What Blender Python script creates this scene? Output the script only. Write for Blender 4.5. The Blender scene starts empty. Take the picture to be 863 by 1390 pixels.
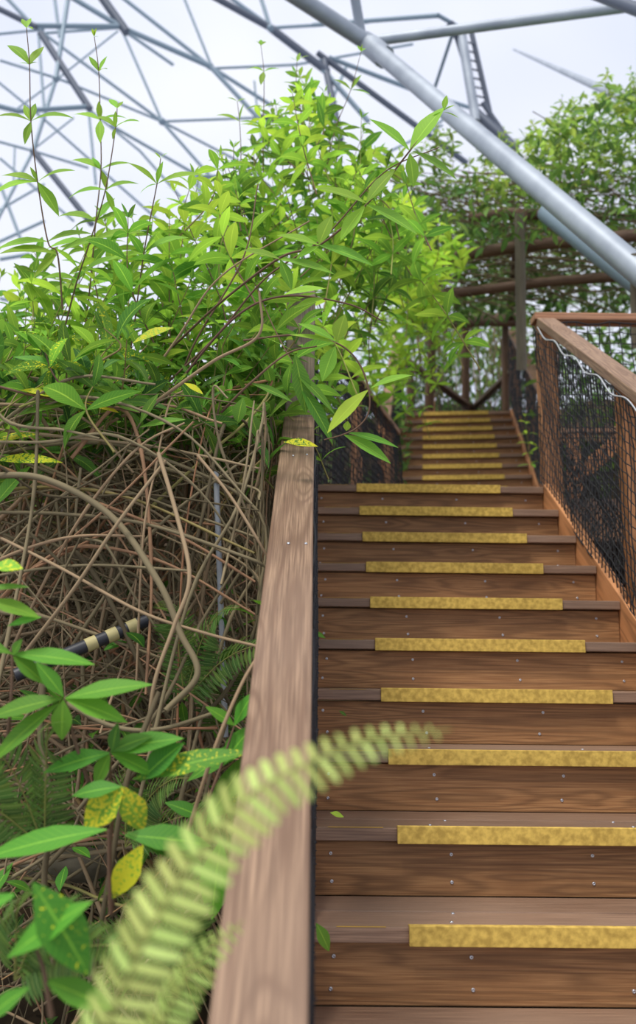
import bpy, bmesh, math, random
import numpy as np
from mathutils import Vector, Matrix
random.seed(7); RNG = np.random.default_rng(11)
C = bpy.context.scene.collection
R = math.radians

# ------------------------------------------------------------------ camera
F = 1258.0; CX, CY = 431.5, 650.0; PITCH = R(11.9); ROLL = R(0.6); YAW = R(-0.3)
cd = bpy.data.cameras.new('camera'); cam = bpy.data.objects.new('camera', cd); C.objects.link(cam)
cam.matrix_world = Matrix.Rotation(YAW, 4, 'Z') @ Matrix.Rotation(R(90) + PITCH, 4, 'X') @ Matrix.Rotation(ROLL, 4, 'Z')
CAMM = cam.matrix_world.copy()
cd.sensor_fit = 'VERTICAL'; cd.sensor_height = 36.0; cd.lens = F * 36.0 / 1390.0
cd.shift_y = -45.0 / 1390.0; cd.clip_end = 300; cd.clip_start = 0.05
cd.dof.use_dof = True; cd.dof.focus_distance = 2.6; cd.dof.aperture_fstop = 2.9
bpy.context.scene.camera = cam
def P(x, y, z):
    v = CAMM @ Vector(((x - CX) / F * z, (CY - y) / F * z, -z)); return np.array(v[:])

# ------------------------------------------------------------------ geometry collector
class Geo:
    def __init__(s): s.v = []; s.f = []; s.uv = []; s.col = []; s.m = []; s.n = 0
    def add(s, v, f, uv=None, col=None, mat=0):
        v = np.asarray(v, float); k = len(v)
        s.v.append(v); f = np.asarray(f) + s.n
        s.f.extend(f.tolist()); s.m.extend([mat] * len(f))
        s.uv.append(np.zeros((k, 2)) if uv is None else np.asarray(uv, float))
        c = np.zeros((k, 4)); c[:, 3] = 1
        if col is not None: c[:, :3] = col
        s.col.append(c); s.n += k
    def build(s, name, mats, parent=None, smooth=True):
        if not isinstance(mats, (list, tuple)): mats = [mats]
        v = np.vstack(s.v)
        if parent is not None: v = v - np.array(WL[parent.name])
        me = bpy.data.meshes.new(name); me.from_pydata(v.tolist(), [], s.f)
        for m in mats: me.materials.append(m)
        me.polygons.foreach_set('material_index', s.m)
        li = np.zeros(len(me.loops), int); me.loops.foreach_get('vertex_index', li)
        uv = np.vstack(s.uv)[li]; l = me.uv_layers.new(name='UVMap'); l.data.foreach_set('uv', uv.ravel())
        a = me.color_attributes.new('tint', 'FLOAT_COLOR', 'POINT'); a.data.foreach_set('color', np.vstack(s.col).ravel())
        if smooth: me.polygons.foreach_set('use_smooth', [True] * len(me.polygons))
        me.update(); o = bpy.data.objects.new(name, me); C.objects.link(o); WL[o.name] = WL[parent.name] if parent else (0, 0, 0)
        if parent: o.parent = parent
        return o
WL = {}
def tag(o, label=None, cat=None, group=None, kind=None):
    for k, v in (('label', label), ('category', cat), ('group', group), ('kind', kind)):
        if v: o[k] = v
    return o
def thing(name, label, cat, loc, group=None, kind=None):
    o = bpy.data.objects.new(name, None); C.objects.link(o); o.empty_display_size = .1
    o.location = Vector(loc[:3]); WL[o.name] = tuple(loc[:3]); return tag(o, label, cat, group, kind)
def nrm(v): v = np.asarray(v, float); return v / (np.linalg.norm(v) + 1e-12)

# tubes ------------------------------------------------------------
def smooth_path(pts, n=6):
    pts = [np.asarray(p, float) for p in pts]
    if len(pts) < 3: return np.array(pts)
    q = [2 * pts[0] - pts[1]] + pts + [2 * pts[-1] - pts[-2]]; out = []
    for i in range(1, len(q) - 2):
        for k in range(n):
            t = k / n
            out.append(.5 * ((2 * q[i]) + (q[i + 1] - q[i - 1]) * t + (2 * q[i - 1] - 5 * q[i] + 4 * q[i + 1] - q[i + 2]) * t * t + (-q[i - 1] + 3 * q[i] - 3 * q[i + 1] + q[i + 2]) * t ** 3))
    out.append(pts[-1]); return np.array(out)
def tube(g, pts, r, sides=6, col=None, mat=0, caps=True, knob=0):
    pts = np.asarray(pts, float); n = len(pts)
    r = np.interp(np.linspace(0, 1, n), np.linspace(0, 1, len(np.atleast_1d(r))), np.atleast_1d(r)) if np.ndim(r) else np.full(n, float(r))
    t = np.gradient(pts, axis=0); t /= np.linalg.norm(t, axis=1, keepdims=True) + 1e-9
    a = np.array([0, 0, 1.0]) if abs(t[0][2]) < .9 else np.array([1.0, 0, 0])
    N = np.zeros_like(pts); N[0] = nrm(np.cross(t[0], a))
    for i in range(1, n): N[i] = nrm(N[i - 1] - t[i] * np.dot(N[i - 1], t[i]))
    B = np.cross(t, N)
    if knob:
        r = r * (1 + knob * (np.arange(n) % 5 == 2))
    ang = np.arange(sides) * 2 * math.pi / sides
    v = pts[:, None] + r[:, None, None] * (N[:, None] * np.cos(ang)[None, :, None] + B[:, None] * np.sin(ang)[None, :, None])
    L = np.concatenate([[0], np.cumsum(np.linalg.norm(np.diff(pts, axis=0), axis=1))])
    uv = np.stack([np.repeat(L, sides), np.tile(np.arange(sides) / sides, n)], 1)
    i = np.arange(n - 1)[:, None] * sides; j = np.arange(sides)[None]; k = (j + 1) % sides
    f = np.stack([i + j, i + k, i + sides + k, i + sides + j], -1).reshape(-1, 4)
    g.add(v.reshape(-1, 3), f, uv, col, mat)
    if caps:
        for e in (0, n - 1):
            ring = v[e]; c = ring.mean(0)
            vv = np.vstack([ring, c]); ff = [[q, (q + 1) % sides, sides] if e else [(q + 1) % sides, q, sides] for q in range(sides)]
            g.add(vv, np.array(ff), None, col, mat)
def ball(g, c, r, col=None, mat=0):
    v = []; f = []
    for i in range(7):
        th = math.pi * i / 6
        for j in range(10): a = 2 * math.pi * j / 10; v.append([c[0] + r * math.sin(th) * math.cos(a), c[1] + r * math.sin(th) * math.sin(a), c[2] + r * math.cos(th)])
    for i in range(6):
        for j in range(10): f.append([i * 10 + j, (i + 1) * 10 + j, (i + 1) * 10 + (j + 1) % 10, i * 10 + (j + 1) % 10])
    g.add(v, np.array(f), None, col, mat)

# boards -----------------------------------------------------------
def board(g, c, L, W, T, bev=.004, mat=0, warm=0.0, off=None):
    """box at centre c with full edge vectors L (grain), W, T"""
    c, L, W, T = [np.asarray(q, float) for q in (c, L, W, T)]
    l, w, t = [np.linalg.norm(q) for q in (L, W, T)]; ax = np.array([L / l, W / w, T / t])
    bm = bmesh.new(); bmesh.ops.create_cube(bm, size=1)
    for v in bm.verts: v.co = Vector((v.co.x * l, v.co.y * w, v.co.z * t))
    if bev: bmesh.ops.bevel(bm, geom=bm.edges[:], offset=min(bev, t * .3, w * .3), segments=2, affect='EDGES', profile=.5)
    o1 = random.uniform(0, 50) if off is None else off; o2 = random.uniform(0, 50)
    vs, fs, us = [], [], []; k = 0
    for f in bm.faces:
        n = [abs(q) for q in f.normal]; a = n.index(max(n)); ids = []
        for v in f.verts:
            p = np.array(v.co[:])
            if a == 2: uv = (p[0] + o1, p[1] + o2)
            elif a == 1: uv = (p[0] + o1, p[2] + o2 + 3)
            else: uv = (p[2] * .5 + o1 + 7, p[1] + o2)
            vs.append(c + p @ ax); us.append(uv); ids.append(k); k += 1
        fs.append(ids)
    bm.free()
    v = np.array(vs); s = g.n; g.v.append(v); g.f.extend([[i + s for i in f] for f in fs]); g.m.extend([mat] * len(fs))
    g.uv.append(np.array(us)); cc = np.zeros((len(v), 4)); cc[:, 3] = 1; cc[:, 0] = warm; cc[:, 1] = random.random(); g.col.append(cc); g.n += len(v)
def screw(g, p, n, mat, r=.0042):
    n = nrm(n); a = nrm(np.cross(n, [1, 0, .01])); b = np.cross(n, a); v = []; f = []
    for k, (rr, h) in enumerate(((r, 0), (r, .0012), (r * .7, .0022), (r * .28, .0018), (r * .2, .0006))):
        for j in range(10): q = 2 * math.pi * j / 10; v.append(p + n * h + rr * (a * math.cos(q) + b * math.sin(q)))
        if k:
            for j in range(10): f.append([(k - 1) * 10 + j, (k - 1) * 10 + (j + 1) % 10, k * 10 + (j + 1) % 10, k * 10 + j])
    g.add(v, np.array(f), None, None, mat)

# leaves (vectorised) ---------------------------------------------
US = np.array([0, .1, .24, .4, .56, .72, .87, 1.0]); WS = np.array([.05, .30, .72, .98, 1.0, .76, .38, .02]); WB = np.array([.7, .95, 1.0, 1.0, .98, .92, .75, .25])
def leaves(g, base, d, n, L, W, droop=.7, fold=.25, tint=.6, spot=0., mat=0, blunt=False):
    """arrays: base (k,3) direction (k,3) normal (k,3) length, half width"""
    base = np.atleast_2d(base).astype(float); k = len(base)
    d = np.broadcast_to(d, (k, 3)).astype(float); n = np.broadcast_to(n, (k, 3)).astype(float)
    L, W, droop, fold, tint, spot = [np.broadcast_to(np.asarray(q, float), (k,)) for q in (L, W, droop, fold, tint, spot)]
    d = d / (np.linalg.norm(d, axis=1, keepdims=True) + 1e-9)
    n = n - d * (n * d).sum(1, keepdims=True); n = n / (np.linalg.norm(n, axis=1, keepdims=True) + 1e-9)
    s = np.cross(d, n); D = np.where(abs(droop) < .02, .02, droop)[:, None]
    X = np.sin(D * US) / D * L[:, None]; Z = -(1 - np.cos(D * US)) / D * L[:, None]
    wav = 1 + .06 * np.sin(US * 17)[None] ; w = (WB if blunt else WS)[None] * W[:, None] * wav
    side = np.array([-1, 0, 1.0])
    th = D * US; nn = n[:, None] * np.cos(th)[..., None] + d[:, None] * np.sin(th)[..., None]
    ctr = base[:, None] + d[:, None] * X[..., None] + n[:, None] * Z[..., None]
    v = ctr[:, :, None] + s[:, None, None] * (w[..., None] * side)[..., None] + nn[:, :, None] * (w[..., None] * abs(side) * fold[:, None, None])[..., None]
    m = len(US); v = v.reshape(-1, 3)
    uv = np.stack([np.tile(np.repeat(US, 3), k), np.tile(side * .5 + .5, m * k)], 1)
    i = np.arange(m - 1)[:, None] * 3 + np.arange(2)[None]
    q = np.stack([i, i + 1, i + 4, i + 3], -1).reshape(-1, 4)
    f = (q[None] + (np.arange(k) * m * 3)[:, None, None]).reshape(-1, 4)
    rnd = RNG.random(k)
    col = np.stack([np.repeat(tint, m * 3), np.repeat(spot, m * 3), np.repeat(rnd, m * 3)], 1)
    g.add(v, f, uv, col, mat)
def rdir(k, el0, el1):
    a = RNG.random(k) * 2 * math.pi; e = np.radians(RNG.uniform(el0, el1, k))
    return np.stack([np.cos(a) * np.cos(e), np.sin(a) * np.cos(e), np.sin(e)], 1)
def leaf_px(g, a, b, wr=.15, tint=.7, spot=0., droop=.3, face=None, fold=.2):
    """one leaf from base (x,y,z) to tip (x,y,z), its face turned roughly upward and toward the viewer"""
    A = P(*a); B = P(*b); L = np.linalg.norm(B - A); n = np.array([0, -.75, .66]) if face is None else np.array(face, float)
    d = nrm(B - A); n = nrm(n - d * np.dot(n, d)); d2 = nrm(d + n * math.tan(droop / 2))
    leaves(g, A, d2, n, L * 1.04, L * wr, droop, fold, tint, spot)
def whorl(g, c, up, L, k=4, tint=.6, spot=0., el=(5, 40), wr=.14, droop=(.5, 1.1)):
    up = nrm(up); a0 = random.uniform(0, 6.28); ds = []
    x = nrm(np.cross(up, [0.3, 1, .2])); y = np.cross(up, x)
    for i in range(k):
        a = a0 + i * 2 * math.pi / k + random.uniform(-.3, .3); e = R(random.uniform(*el))
        ds.append((x * math.cos(a) + y * math.sin(a)) * math.cos(e) + up * math.sin(e))
    ds = np.array(ds); LL = L * RNG.uniform(.75, 1.1, k)
    leaves(g, np.tile(c, (k, 1)), ds, up + RNG.normal(0, .15, (k, 3)), LL, LL * wr * RNG.uniform(.85, 1.2, k), RNG.uniform(*droop, k), RNG.uniform(.1, .35, k), np.clip(tint + RNG.normal(0, .1, k), 0, 1), spot)
def shoot(gs, gl, pts, L=.12, gap=.1, tint=.65, tip=True, r=(.0032, .0014), taper=.55, k=(3, 4), spot=0.):
    """stem through pts (base to tip) with whorls at nodes that shrink towards the tip"""
    pts = smooth_path(pts, 8); seg = np.linalg.norm(np.diff(pts, axis=0), axis=1); S = np.concatenate([[0], np.cumsum(seg)]); T = S[-1]
    tube(gs, pts, r, 5, col=(random.random(), 0, 0))
    s = T; first = True
    while s > gap * .5:
        c = np.array([np.interp(s, S, pts[:, i]) for i in range(3)]); i = min(len(pts) - 2, int(np.searchsorted(S, s) - 1)); i = max(i, 0)
        up = nrm(pts[i + 1] - pts[i]); fr = 1 - s / T; sc = min(1, taper + (1 - taper) * fr * 3) if not first else taper * .55
        whorl(gl, c, up, L * sc, random.choice(k), tint - .25 * fr, spot, el=(45, 75) if first else (0, 40), droop=(.1, .5) if first else (.5, 1.2))  # lower whorls tinted darker, painting in the shade inside the mass
        s -= gap * (.55 if first else random.uniform(.8, 1.25)) ; first = False

# ------------------------------------------------------------------ materials
def newmat(name):
    m = bpy.data.materials.new(name); m.use_nodes = True; nt = m.node_tree; nt.nodes.clear()
    o = nt.nodes.new('ShaderNodeOutputMaterial'); return m, nt, o
def N(nt, t, **kw):
    n = nt.nodes.new(t)
    for k, v in kw.items():
        if k.startswith('i_'): n.inputs[k[2:].replace('_', ' ')].default_value = v
        else: setattr(n, k, v)
    return n
def lk(nt, a, b): nt.links.new(a, b)
def math_(nt, op, a, b=None, clamp=False):
    n = nt.nodes.new('ShaderNodeMath'); n.operation = op; n.use_clamp = clamp
    for i, q in enumerate((a, b)):
        if q is None: continue
        if isinstance(q, (int, float)): n.inputs[i].default_value = q
        else: nt.links.new(q, n.inputs[i])
    return n.outputs[0]
def ramp(nt, fac, stops):
    r = nt.nodes.new('ShaderNodeValToRGB'); e = r.color_ramp.elements
    while len(e) < len(stops): e.new(.5)
    for el, (p, c) in zip(e, stops): el.position = p; el.color = (*c, 1)
    nt.links.new(fac, r.inputs[0]); return r.outputs[0]
def mix(nt, fac, a, b, mode='MIX'):
    n = nt.nodes.new('ShaderNodeMix'); n.data_type = 'RGBA'; n.blend_type = mode
    for i, q in ((0, fac), (6, a), (7, b)):
        if isinstance(q, (int, float)): n.inputs[i].default_value = q
        elif isinstance(q, tuple): n.inputs[i].default_value = (*q, 1)
        else: nt.links.new(q, n.inputs[i])
    return n.outputs[2]
def s2l(*c): return tuple(((x / 255) / 12.92 if x <= 10 else (((x / 255) + .055) / 1.055) ** 2.4) for x in c)
def wood(name, dark, mid, light, sx=1.0, sy=11., rings=34., rough=.62, grey=None, gamt=0., warmc=None, groove=0., stain=.5, bump=.25, knots=0.):
    m, nt, o = newmat(name); uv = N(nt, 'ShaderNodeUVMap'); uv.uv_map = 'UVMap'
    mp = N(nt, 'ShaderNodeMapping'); mp.inputs['Scale'].default_value = (sx, sy, 1); lk(nt, uv.outputs[0], mp.inputs[0])
    n1 = N(nt, 'ShaderNodeTexNoise', i_Scale=1.0, i_Detail=1.5, i_Roughness=.4); lk(nt, mp.outputs[0], n1.inputs['Vector'])
    if knots:
        vo = N(nt, 'ShaderNodeTexVoronoi', i_Scale=1.0); vo.voronoi_dimensions = '2D'
        m3 = N(nt, 'ShaderNodeMapping'); m3.inputs['Scale'].default_value = (2.2, 7.0, 1); lk(nt, uv.outputs[0], m3.inputs[0]); lk(nt, m3.outputs[0], vo.inputs['Vector'])
        kd = math_(nt, 'SUBTRACT', .34, vo.outputs['Distance'], True)
        val = math_(nt, 'ADD', n1.outputs[0], math_(nt, 'MULTIPLY', kd, knots))
    else: val = n1.outputs[0]
    ring = math_(nt, 'SINE', math_(nt, 'MULTIPLY', val, rings * 2)); ring = math_(nt, 'MULTIPLY', math_(nt, 'ADD', ring, 1.0), .5)
    ring = math_(nt, 'POWER', ring, 1.7)
    m2 = N(nt, 'ShaderNodeMapping'); m2.inputs['Scale'].default_value = (6, 260, 1); lk(nt, uv.outputs[0], m2.inputs[0])
    n2 = N(nt, 'ShaderNodeTexNoise', i_Scale=1.0, i_Detail=3.0); lk(nt, m2.outputs[0], n2.inputs['Vector'])
    n3 = N(nt, 'ShaderNodeTexNoise', i_Scale=3.2, i_Detail=5.0, i_Roughness=.62); lk(nt, uv.outputs[0], n3.inputs['Vector'])
    base = mix(nt, ring, light, mid)
    base = mix(nt, math_(nt, 'MULTIPLY', math_(nt, 'SUBTRACT', n2.outputs[0], .35, True), 1.6, True), dark, base)
    st = math_(nt, 'MULTIPLY', math_(nt, 'SUBTRACT', n3.outputs[0], .48, True), 4 * stain, True)
    base = mix(nt, st, base, dark)
    at = N(nt, 'ShaderNodeAttribute', attribute_name='tint'); sp = N(nt, 'ShaderNodeSeparateColor'); lk(nt, at.outputs['Color'], sp.inputs[0])
    if warmc: base = mix(nt, math_(nt, 'MULTIPLY', sp.outputs[0], .75), base, mix(nt, ring, warmc, tuple(c * .55 for c in warmc)))
    hs = N(nt, 'ShaderNodeHueSaturation'); lk(nt, base, hs.inputs['Color']); lk(nt, math_(nt, 'ADD', .82, math_(nt, 'MULTIPLY', sp.outputs[1], .36)), hs.inputs['Value']); base = hs.outputs[0]
    if grey:
        n4 = N(nt, 'ShaderNodeTexNoise', i_Scale=1.6, i_Detail=4.0); lk(nt, uv.outputs[0], n4.inputs['Vector'])
        gf = math_(nt, 'MULTIPLY', math_(nt, 'SUBTRACT', n4.outputs[0], .3, True), 2.2 * gamt, True); base = mix(nt, gf, base, grey)
    b = N(nt, 'ShaderNodeBsdfPrincipled', i_Roughness=rough); b.inputs['Specular IOR Level'].default_value = .3
    h = math_(nt, 'ADD', math_(nt, 'MULTIPLY', ring, -.5), math_(nt, 'MULTIPLY', n2.outputs[0], .8))
    if groove:
        su = N(nt, 'ShaderNodeSeparateXYZ'); lk(nt, uv.outputs[0], su.inputs[0])
        gr = math_(nt, 'SINE', math_(nt, 'MULTIPLY', su.outputs[1], 6.283 / groove)); gr = math_(nt, 'POWER', math_(nt, 'MULTIPLY', math_(nt, 'ADD', gr, 1), .5), 6)
        base = mix(nt, math_(nt, 'MULTIPLY', gr, .55), base, dark); h = math_(nt, 'SUBTRACT', h, math_(nt, 'MULTIPLY', gr, 2.5))
    lk(nt, base, b.inputs['Base Color'])
    bp = N(nt, 'ShaderNodeBump', i_Strength=bump, i_Distance=.002); lk(nt, h, bp.inputs['Height']); lk(nt, bp.outputs[0], b.inputs['Normal'])
    lk(nt, b.outputs[0], o.inputs[0]); return m
M = {}
M['rail'] = wood('rail_wood', s2l(96, 70, 52), s2l(130, 98, 74), s2l(196, 162, 130), sx=.7, sy=10, rings=26, grey=s2l(178, 152, 130), gamt=.3, rough=.55, stain=.25, warmc=s2l(190, 122, 80), knots=.9)
M['riser'] = wood('riser_wood', s2l(96, 70, 48), s2l(160, 122, 82), s2l(196, 156, 108), sx=.8, sy=20, rings=28, warmc=s2l(198, 136, 82), stain=.85, rough=.6, knots=.35)
M['tread'] = wood('tread_wood', s2l(100, 74, 58), s2l(158, 122, 96), s2l(178, 142, 114), sx=1.0, sy=16, rings=22, groove=.0, grey=s2l(150, 128, 110), gamt=.55, stain=.5, rough=.45)
M['post'] = wood('post_wood', s2l(138, 98, 68), s2l(196, 146, 104), s2l(218, 172, 128), sx=.9, sy=12, rings=22, stain=.35, warmc=s2l(216, 146, 92))
M['oldpost'] = wood('old_post_wood', s2l(84, 70, 54), s2l(140, 120, 96), s2l(168, 148, 122), sx=.9, sy=14, rings=20, stain=.5, grey=s2l(150, 142, 128), gamt=.5)
M['log'] = wood('log_wood', s2l(74, 56, 42), s2l(138, 104, 80), s2l(168, 130, 100), sx=1.2, sy=6, rings=12, stain=.6)
M['greylog'] = wood('weathered_log_wood', s2l(96, 88, 72), s2l(150, 140, 116), s2l(176, 166, 142), sx=1.2, sy=4, rings=10, stain=.3)
def simple(name, col, rough=.5, metal=0., spec=.5, noise=None):
    m, nt, o = newmat(name); b = N(nt, 'ShaderNodeBsdfPrincipled', i_Roughness=rough, i_Metallic=metal); b.inputs['Specular IOR Level'].default_value = spec
    if noise:
        tc = N(nt, 'ShaderNodeTexCoord'); n = N(nt, 'ShaderNodeTexNoise', i_Scale=noise[0], i_Detail=4.0); lk(nt, tc.outputs['Object'], n.inputs['Vector'])
        lk(nt, ramp(nt, n.outputs[0], [(.35, noise[1]), (.65, col)]), b.inputs['Base Color'])
    else: b.inputs['Base Color'].default_value = (*col, 1)
    lk(nt, b.outputs[0], o.inputs[0]); return m
M['yellow'] = simple('yellow_grit', s2l(210, 176, 88), .85, noise=(60, s2l(168, 138, 66)), spec=.2)
M['paint'] = simple('worn_yellow_paint', s2l(190, 150, 60), .7)
M['screw'] = simple('screw_steel', s2l(196, 198, 204), .3, .8)
M['rope'] = simple('black_net_rope', s2l(26, 25, 27), .6, spec=.4)
M['wire'] = simple('galvanised_wire', s2l(190, 192, 196), .4, .3)
M['steel'] = simple('galvanised_steel', s2l(160, 168, 176), .5, .25, noise=(3, s2l(138, 146, 156)))
M['steel_far'] = simple('galvanised_steel_bluish', s2l(116, 134, 146), .5, .2)  # darker blue-grey steel for the lattice and the second roof tube
M['steel_dark'] = simple('dark_steel', s2l(74, 82, 96), .5, .2)
M['soil'] = simple('soil', s2l(70, 58, 42), .95, noise=(4, s2l(34, 28, 20)), spec=.1)
M['hose'] = simple('black_pipe', s2l(38, 40, 46), .5); M['band'] = simple('cream_band', s2l(176, 164, 112), .6)
M['greypole'] = simple('grey_pole', s2l(150, 154, 156), .5, .2)
M['stone'] = simple('stone', s2l(124, 116, 96), .9, noise=(9, s2l(84, 80, 62)))
def leafmat(name, dark, mid, lime, trans=.45, yellow=s2l(222, 220, 56), rough=.55):
    m, nt, o = newmat(name); at = N(nt, 'ShaderNodeAttribute', attribute_name='tint'); sp = N(nt, 'ShaderNodeSeparateColor'); lk(nt, at.outputs['Color'], sp.inputs[0])
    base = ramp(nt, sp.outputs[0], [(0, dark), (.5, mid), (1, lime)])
    uv = N(nt, 'ShaderNodeUVMap'); uv.uv_map = 'UVMap'; su = N(nt, 'ShaderNodeSeparateXYZ'); lk(nt, uv.outputs[0], su.inputs[0])
    av = math_(nt, 'ABSOLUTE', math_(nt, 'SUBTRACT', su.outputs[1], .5))
    rib = math_(nt, 'LESS_THAN', av, .035)
    vein = math_(nt, 'SINE', math_(nt, 'MULTIPLY', math_(nt, 'SUBTRACT', su.outputs[0], math_(nt, 'MULTIPLY', av, .28)), 90)); vein = math_(nt, 'GREATER_THAN', vein, .86)
    base = mix(nt, math_(nt, 'MULTIPLY', vein, .12), base, lime); base = mix(nt, math_(nt, 'MULTIPLY', rib, .28), base, tuple(min(1, c * 1.4 + .02) for c in lime))
    tc = N(nt, 'ShaderNodeTexCoord'); n = N(nt, 'ShaderNodeTexNoise', i_Scale=170.0, i_Detail=2.0); lk(nt, tc.outputs['Object'], n.inputs['Vector'])
    n5 = N(nt, 'ShaderNodeTexNoise', i_Scale=16.0, i_Detail=2.0); lk(nt, tc.outputs['Object'], n5.inputs['Vector'])
    thr = math_(nt, 'SUBTRACT', .78, math_(nt, 'MULTIPLY', sp.outputs[1], .42))
    sf = math_(nt, 'MULTIPLY', math_(nt, 'SUBTRACT', math_(nt, 'ADD', math_(nt, 'MULTIPLY', n.outputs[0], .74), math_(nt, 'MULTIPLY', n5.outputs[0], .28)), thr, True), 16, True)
    base = mix(nt, sf, base, yellow)
    hs = N(nt, 'ShaderNodeHueSaturation'); lk(nt, base, hs.inputs['Color']); lk(nt, math_(nt, 'ADD', .8, math_(nt, 'MULTIPLY', sp.outputs[2], .4)), hs.inputs['Value'])
    lk(nt, math_(nt, 'ADD', .485, math_(nt, 'MULTIPLY', sp.outputs[2], .03)), hs.inputs['Hue']); base = hs.outputs[0]
    b = N(nt, 'ShaderNodeBsdfPrincipled', i_Roughness=rough); b.inputs['Specular IOR Level'].default_value = .22; lk(nt, base, b.inputs['Base Color'])
    t = N(nt, 'ShaderNodeBsdfTranslucent'); hs2 = N(nt, 'ShaderNodeHueSaturation', i_Saturation=1.0, i_Value=1.25, i_Hue=.485); lk(nt, base, hs2.inputs['Color']); lk(nt, hs2.outputs[0], t.inputs['Color'])
    ms = N(nt, 'ShaderNodeMixShader'); ms.inputs[0].default_value = trans; lk(nt, b.outputs[0], ms.inputs[1]); lk(nt, t.outputs[0], ms.inputs[2]); lk(nt, ms.outputs[0], o.inputs[0]); return m
M['leaf'] = leafmat('vine_leaf', s2l(52, 88, 44), s2l(104, 156, 54), s2l(184, 222, 76), .46)
M['leaf_fg'] = leafmat('foreground_leaf', s2l(44, 88, 36), s2l(96, 156, 48), s2l(160, 206, 60), .38)
M['leaf_old'] = leafmat('pale_leaf', s2l(96, 130, 70), s2l(150, 176, 90), s2l(206, 216, 130), .4)
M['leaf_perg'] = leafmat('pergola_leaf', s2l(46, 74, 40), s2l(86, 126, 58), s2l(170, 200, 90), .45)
M['fern'] = leafmat('fern_leaf', s2l(60, 96, 44), s2l(128, 160, 66), s2l(208, 224, 130), .45)
def stemmat(name, stops, rough=.75):
    m, nt, o = newmat(name); at = N(nt, 'ShaderNodeAttribute', attribute_name='tint'); sp = N(nt, 'ShaderNodeSeparateColor'); lk(nt, at.outputs['Color'], sp.inputs[0])
    base = ramp(nt, sp.outputs[0], stops); uv = N(nt, 'ShaderNodeUVMap'); uv.uv_map = 'UVMap'
    n = N(nt, 'ShaderNodeTexNoise', i_Scale=30.0, i_Detail=3.0); lk(nt, uv.outputs[0], n.inputs['Vector'])
    base = mix(nt, math_(nt, 'MULTIPLY', n.outputs[0], .6), base, s2l(70, 54, 40))
    b = N(nt, 'ShaderNodeBsdfPrincipled', i_Roughness=rough); b.inputs['Specular IOR Level'].default_value = .2; lk(nt, base, b.inputs['Base Color']); lk(nt, b.outputs[0], o.inputs[0]); return m
M['stem'] = stemmat('green_brown_stem', [(0, s2l(108, 78, 70)), (.5, s2l(132, 120, 70)), (1, s2l(150, 160, 80))])
M['dry'] = stemmat('dry_vine_stem', [(0, s2l(88, 80, 58)), (.5, s2l(142, 130, 98)), (.8, s2l(168, 142, 110)), (.93, s2l(176, 126, 92)), (1, s2l(132, 138, 76))])

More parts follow.
